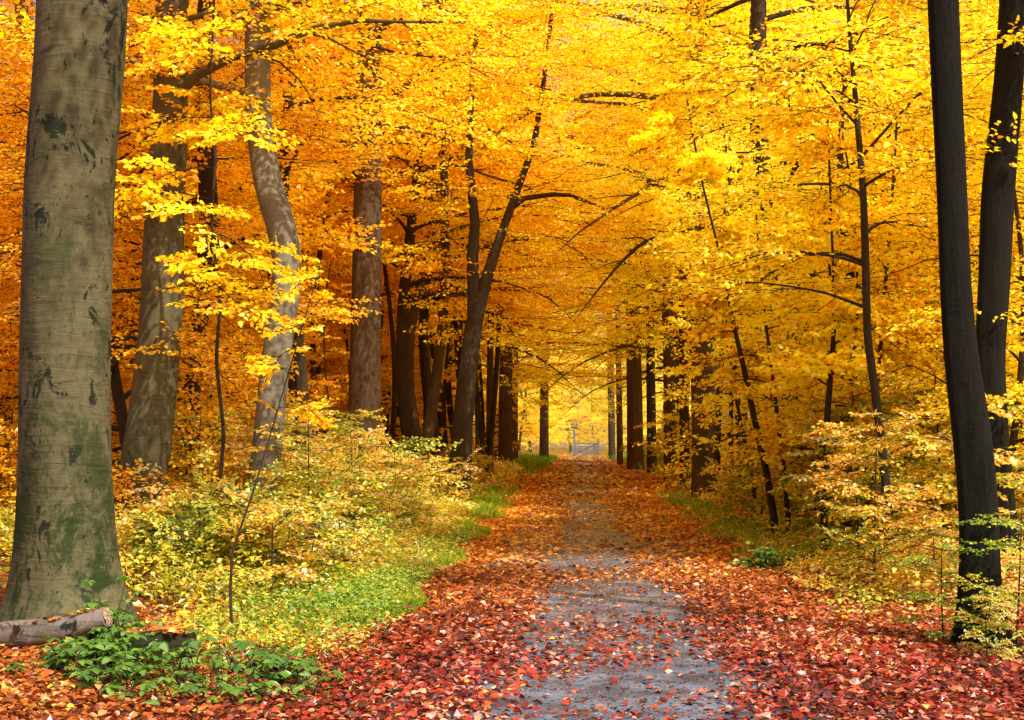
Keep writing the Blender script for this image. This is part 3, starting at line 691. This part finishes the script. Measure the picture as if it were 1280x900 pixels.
# saplings and bushes
placed2 = placed; placed = []
SG = (.85, 1.0, .8, 1); YG = (1, .93, .45, 1)
fill('s', SAP, 13, wedge(940, 1290, 13.5, 22), .35, lambda x, y: SG if random.random() < .35 else YG, (.6, 1.0), 'sapling', 'sapling', 'layered saplings on the right', 'yellow-green sapling with level tiers of leaves beside the lane on the right', False)
fill('s', SAP, 9, wedge(915, 1080, 17, 27), .4, YG, (.6, .95), 'sapling', 'sapling', 'yellow saplings at the right verge', 'yellow sapling at the right verge behind the nearest leaf carpet', False)
fill('s', SAP, 14, wedge(930, 1300, 22, 40), .45, YG, (.8, 1.3), 'sapling', 'sapling', 'farther saplings on the right', 'yellow sapling behind the tiered saplings on the right', False)
fill('s', SAP, 16, wedge(230, 500, 17, 32), .45, YO, (.5, .9), 'sapling', 'sapling', 'saplings in the left undergrowth', 'orange-yellow sapling rising from the left undergrowth', False)
fill('b', BUSH, 40, wedge(235, 575, 14, 24), .22, lambda x, y: random.choice([YE, YE, SG, YO]), (.6, 1.05), 'bush', 'bush', 'low bushes on the left', 'low yellow-leaved bush in the undergrowth left of the lane', False)
fill('b', BUSH, 30, wedge(300, 640, 24, 50), .35, YE, (.9, 1.5), 'bush', 'bush', 'farther bushes on the left', 'yellow bush farther up the left side of the lane', False)
fill('b', BUSH, 20, wedge(925, 1290, 14, 34), .28, YE, (.6, 1.1), 'bush', 'bush', 'low bushes on the right', 'low yellow-leaved bush on the right verge', False)
fill('b', BUSH, 20, wedge(760, 900, 36, 90), .5, YE, (1.2, 2.2), 'bush', 'bush', 'bushes along the far right verge', 'bright yellow bush at the foot of the right-hand row of trunks', False)

for (px, Y, k, sc_, lb) in [(1178, 11.0, 0, .34, 'small yellow-green sapling just left of the nearest dark trunk'), (1268, 10.6, 1, .42, 'yellow-green sapling between the two dark trunks and the right edge'),
                            (1232, 10.0, 2, .22, 'small pale-leaved sapling in front of the nearest dark trunk')]:
    p = at(px, 700, Y); plant_tree('sapling', SAP[k], (p[0], Y, float(gz(p[0], Y))), k * 2.1, sc_, color=SG, label=lb, cat='sapling')
# ------------------------------------------------------------------ far wood: one mass
def far_wood():
    rng = np.random.default_rng(4); mb = MB()
    # leaf clumps on shells at 112-175 m
    nC = 2600
    y = rng.uniform(112, 178, nC); px = rng.uniform(-350, 1650, nC); x = (px - 640) / FPX * y
    k = (np.abs(x - xc(y)) > np.where(y < 150, 4.5, 0)) ; x, y = x[k], y[k]
    z = rng.uniform(.5, 24, len(x))
    q = 420; x = np.concatenate([x, xc(160) + rng.uniform(-13, 11, q)]); y = np.concatenate([y, rng.uniform(142, 176, q)]); z = np.concatenate([z, rng.uniform(1.5, 17, q)])
    k = (y > 146) | (x - xc(y) > 28) | (x - xc(y) < -9); x, y, z = x[k], y[k], z[k]
    m = 42
    C = np.stack([x, y, z], -1); P = (C[:, None] + rng.normal(0, 1, (len(C), m, 3)) * [2.0, 2.0, .8]).reshape(-1, 3)
    P[:, 2] = np.maximum(P[:, 2], .1)
    a = rng.uniform(0, 2 * PI, len(P)); D = nrm(np.stack([np.cos(a), np.sin(a), rng.normal(-.2, .3, len(P))], -1))
    Nn = nrm(np.stack([rng.normal(0, .6, len(P)), rng.normal(0, .6, len(P)), np.ones(len(P))], -1))
    ln = rng.uniform(.3, .6, len(P)); leaves(mb, P, D, Nn, ln, ln * .7, np.clip(rng.normal(.6, .22, len(P)), 0, 1), 0, False)
    for i in range(90):
        yy_ = rng.uniform(112, 170); xx = (rng.uniform(-300, 1600) - 640) / FPX * yy_
        if abs(xx - xc(yy_)) < 6: continue
        tube(mb, [[xx, yy_, -.3], [xx + rng.normal(0, .2), yy_, 8], [xx + rng.normal(0, .5), yy_, 20]], [.3, .22, .08], 6, 1)
    tag(ob('distant_wood', mb.mesh('distant_wood', [M_gold, M_brown]), color=(1, 1, 1, 1)), 'distant golden wood closing the view beyond the end of the lane', 'distant wood', kind='stuff')
far_wood()

# ------------------------------------------------------------------ log, stump
def log_obj():
    rng = np.random.default_rng(8); Y = 9.9
    a = at(-40, 838, Y + .1); b = at(133, 804, Y - .0); n = 26
    P = a + (b - a) * np.linspace(0, 1, n)[:, None]; P[:, 2] += .012 * np.sin(np.linspace(0, 7, n))
    base = P.mean(0); base[2] = float(gz(base[0], base[1])); lift = base[2] + .055 - P[:, 2].min() if P[:, 2].min() < base[2] + .055 else 0; P[:, 2] += lift
    m = MB(); tube(m, P - base, np.linspace(.092, .076, n) * (1 + rng.normal(0, .03, n)), 24, 0, .10, None, rng)
    m2 = MB(); q = P[9] - base; tube(m2, [q, q + [.03, -.12, .07], q + [.05, -.17, .10]], [.03, .024, .016], 8, 0)
    e = thing('fallen_log', base, label='pale weathered log lying at the foot of the big mossy beech', cat='log')
    ob('log', m.mesh('log', [M_log]), e); ob('branch_stub', m2.mesh('stub', [M_log]), e)
    # splintered end, slightly proud of the bark
    m3 = MB(); ax = nrm(P[-1] - P[-2]); S = nrm(np.cross(ax, [0, 0, 1.])); U = np.cross(S, ax); c = P[-1] - base + ax * .003
    k = 22; th = np.linspace(0, 2 * PI, k, endpoint=False); V = [c + ax * .012]
    for f in (.45, .97): V += [c + .07 * f * (math.cos(t) * S + math.sin(t) * U) + ax * rng.uniform(0, .03 if f < .9 else .012) for t in th]
    j = np.arange(k); m3.add(V, np.stack([0 * j, 1 + j, 1 + (j + 1) % k], -1), 0, None, False); m3.add(V, np.stack([1 + j, 1 + k + j, 1 + k + (j + 1) % k, 1 + (j + 1) % k], -1), 0, None, False)
    ob('broken_end', m3.mesh('broken_end', [M_wood]), e)
    k = 46; f = rng.integers(2, n - 2, k); Q = P[f] + np.stack([rng.normal(0, .02, k), rng.normal(-.005, .028, k), np.full(k, .083)], -1); aa = rng.uniform(0, 6.3, k); ln = rng.uniform(.03, .065, k)
    m4 = MB(); leaves(m4, Q, nrm(np.stack([np.cos(aa), np.sin(aa), 0 * aa], -1)), nrm(np.tile([0, 0, 1.], (k, 1)) + rng.normal(0, .3, (k, 3))), ln, ln * .65, rng.random(k), 0)
    k2 = 260; x = rng.uniform(P[0, 0], P[-1, 0], k2); y = np.interp(x, P[:, 0], P[:, 1]) - rng.uniform(.06, .2, k2); z = gz(x, y) + .01 + np.clip(.09 - (np.interp(x, P[:, 0], P[:, 1]) - y) * .5, 0, .09) * rng.random(k2); aa = rng.uniform(0, 6.3, k2); ln = rng.uniform(.04, .08, k2)
    leaves(m4, np.stack([x, y, z], -1), nrm(np.stack([np.cos(aa), np.sin(aa), 0 * aa + .2], -1)), nrm(np.tile([0, -.3, 1.], (k2, 1)) + rng.normal(0, .5, (k2, 3))), ln, ln * .65, rng.random(k2) ** 1.4, 0)
    tag(ob('fallen_leaves', m4.mesh('log_leaves', [M_litter])), 'brown and red fallen leaves on and against the pale weathered log', 'fallen leaves', kind='stuff')
log_obj()
def stump():
    rng = np.random.default_rng(9); Y = 9.9; c = at(200, 830, Y); c[2] = float(gz(c[0], c[1])); m = MB()
    a = np.array([-.24, 0, .11]); b = np.array([.23, .05, .12]); n = 14
    P = a + (b - a) * np.linspace(0, 1, n)[:, None]
    tube(m, P, .10 + rng.normal(0, .008, n), 14, 0, .12, None, rng)
    m.add((P[0] + [[0, .09, 0], [0, 0, .09], [0, -.09, 0], [0, 0, -.09]]), [[0, 1, 2, 3]])
    e = thing('rotten_log', c, label='short dark rotten log end with red leaves on top, right of the pale log', cat='log')
    ob('log', m.mesh('rotten', [M_rot]), e)
    k = 60; P2 = np.stack([rng.uniform(-.24, .23, k), rng.normal(.02, .05, k), .215 + rng.uniform(0, .02, k)], -1)
    aa = rng.uniform(0, 6.3, k); m2 = MB(); ln = rng.uniform(.04, .07, k)
    leaves(m2, P2, nrm(np.stack([np.cos(aa), np.sin(aa), 0 * aa], -1)), nrm(np.tile([0, 0, 1.], (k, 1)) + rng.normal(0, .3, (k, 3))), ln, ln * .65, rng.random(k), 0)
    o = ob('fallen_leaves', m2.mesh('fallen', [M_litter])); o.location = c
    tag(o, 'scatter of red fallen leaves on top of the rotten log', 'fallen leaves', kind='stuff')
stump()

# ------------------------------------------------------------------ barrier at the end of the lane
def simple_mat(name, col, rough=.7):
    m, nt, N = mat(name); L = nt.links.new
    g = N('ShaderNodeNewGeometry'); n = N('ShaderNodeTexNoise'); n.inputs['Scale'].default_value = 6; L(g.outputs['Position'], n.inputs['Vector'])
    r = N('ShaderNodeValToRGB'); ramp(r, [(.3, tuple(v * .6 for v in col)), (.7, tuple(min(1, v * 1.3) for v in col))]); L(n.outputs['Fac'], r.inputs[0])
    p = N('ShaderNodeBsdfPrincipled'); L(r.outputs[0], p.inputs['Base Color']); p.inputs['Roughness'].default_value = rough
    o = N('ShaderNodeOutputMaterial'); L(p.outputs[0], o.inputs[0]); return m
M_gate = simple_mat('weathered_grey_wood', (.16, .18, .22))
def box(m, c, s, mi=0, rot=0):
    c = np.array(c, float); h = np.array(s) / 2.
    V = np.array([[x, y, z] for x in (-1, 1) for y in (-1, 1) for z in (-1, 1)]) * h
    if rot: co, si = math.cos(rot), math.sin(rot); V = V @ np.array([[co, 0, si], [0, 1, 0], [-si, 0, co]])
    m.add(V + c, [[0, 1, 3, 2], [4, 6, 7, 5], [0, 4, 5, 1], [2, 3, 7, 6], [0, 2, 6, 4], [1, 5, 7, 3]], mi, None, False)
def gate():
    Y = 112.; c = at(733, 560, Y); c[2] = 0
    e = thing('field_gate', c, label='small grey-blue timber gate at the far end of the lane', cat='gate')
    for x, h in ((-.95, 2.2), (.95, 1.45)):
        m = MB(); box(m, (x, 0, h / 2 - .1), (.16, .16, h)); ob('gate_post', m.mesh('post', [M_gate]), e)
    for z in (.25, .5, .75, 1.0):
        m = MB(); box(m, (0, .1, z), (1.74, .05, .11)); ob('rail', m.mesh('rail', [M_gate]), e)
    m = MB(); box(m, (0, .155, .62), (1.9, .04, .1), 0, .42); ob('brace', m.mesh('brace', [M_gate]), e)
gate()

# ------------------------------------------------------------------ haze in the clearing
def haze():
    m, nt, N = mat('golden_haze'); v = N('ShaderNodeVolumeScatter'); v.inputs['Color'].default_value = (1, .76, .22, 1); v.inputs['Density'].default_value = .007; v.inputs['Anisotropy'].default_value = 0
    o = N('ShaderNodeOutputMaterial'); nt.links.new(v.outputs[0], o.inputs['Volume'])
    mb = MB(); box(mb, (6, 140, 15), (200, 110, 32))
    tag(ob('haze', mb.mesh('haze', [m])), 'golden haze in the air at the far end of the lane', 'haze', kind='structure')
haze()
# ------------------------------------------------------------------ light
SUN_EL, SUN_AZ = math.radians(50), math.radians(142)     # azimuth clockwise from +Y (the viewing direction)
w = bpy.data.worlds.new('World'); sc.world = w; w.use_nodes = True
nt = w.node_tree; nt.nodes.clear()
sky = nt.nodes.new('ShaderNodeTexSky'); sky.sky_type = 'NISHITA'; sky.sun_disc = False; sky.sun_elevation = SUN_EL; sky.sun_rotation = SUN_AZ
sky.dust_density = 4.5; sky.air_density = 1
bg = nt.nodes.new('ShaderNodeBackground'); bg.inputs[1].default_value = .15
wo = nt.nodes.new('ShaderNodeOutputWorld'); nt.links.new(sky.outputs[0], bg.inputs[0]); nt.links.new(bg.outputs[0], wo.inputs[0])
ld = bpy.data.lights.new('sun', 'SUN'); ld.energy = 5; ld.angle = math.radians(.5); ld.color = (1, .95, .86)
sun = bpy.data.objects.new('sun', ld); COL.objects.link(sun)
dv = Vector((math.sin(SUN_AZ) * math.cos(SUN_EL), math.cos(SUN_AZ) * math.cos(SUN_EL), math.sin(SUN_EL)))
sun.rotation_euler = dv.to_track_quat('Z', 'Y').to_euler(); sun.location = (20, 10, 30)

sc.render.engine = 'CYCLES'
sc.view_settings.view_transform = 'Standard'; sc.view_settings.look = 'None'; sc.view_settings.exposure = 0
c = sc.cycles
c.max_bounces = 5; c.diffuse_bounces = 3; c.glossy_bounces = 2; c.transmission_bounces = 5; c.transparent_max_bounces = 4
c.use_denoising = True; c.denoiser = 'OPENIMAGEDENOISE'; c.denoising_prefilter = 'ACCURATE'
c.sample_clamp_indirect = 6; c.caustics_reflective = False; c.caustics_refractive = False
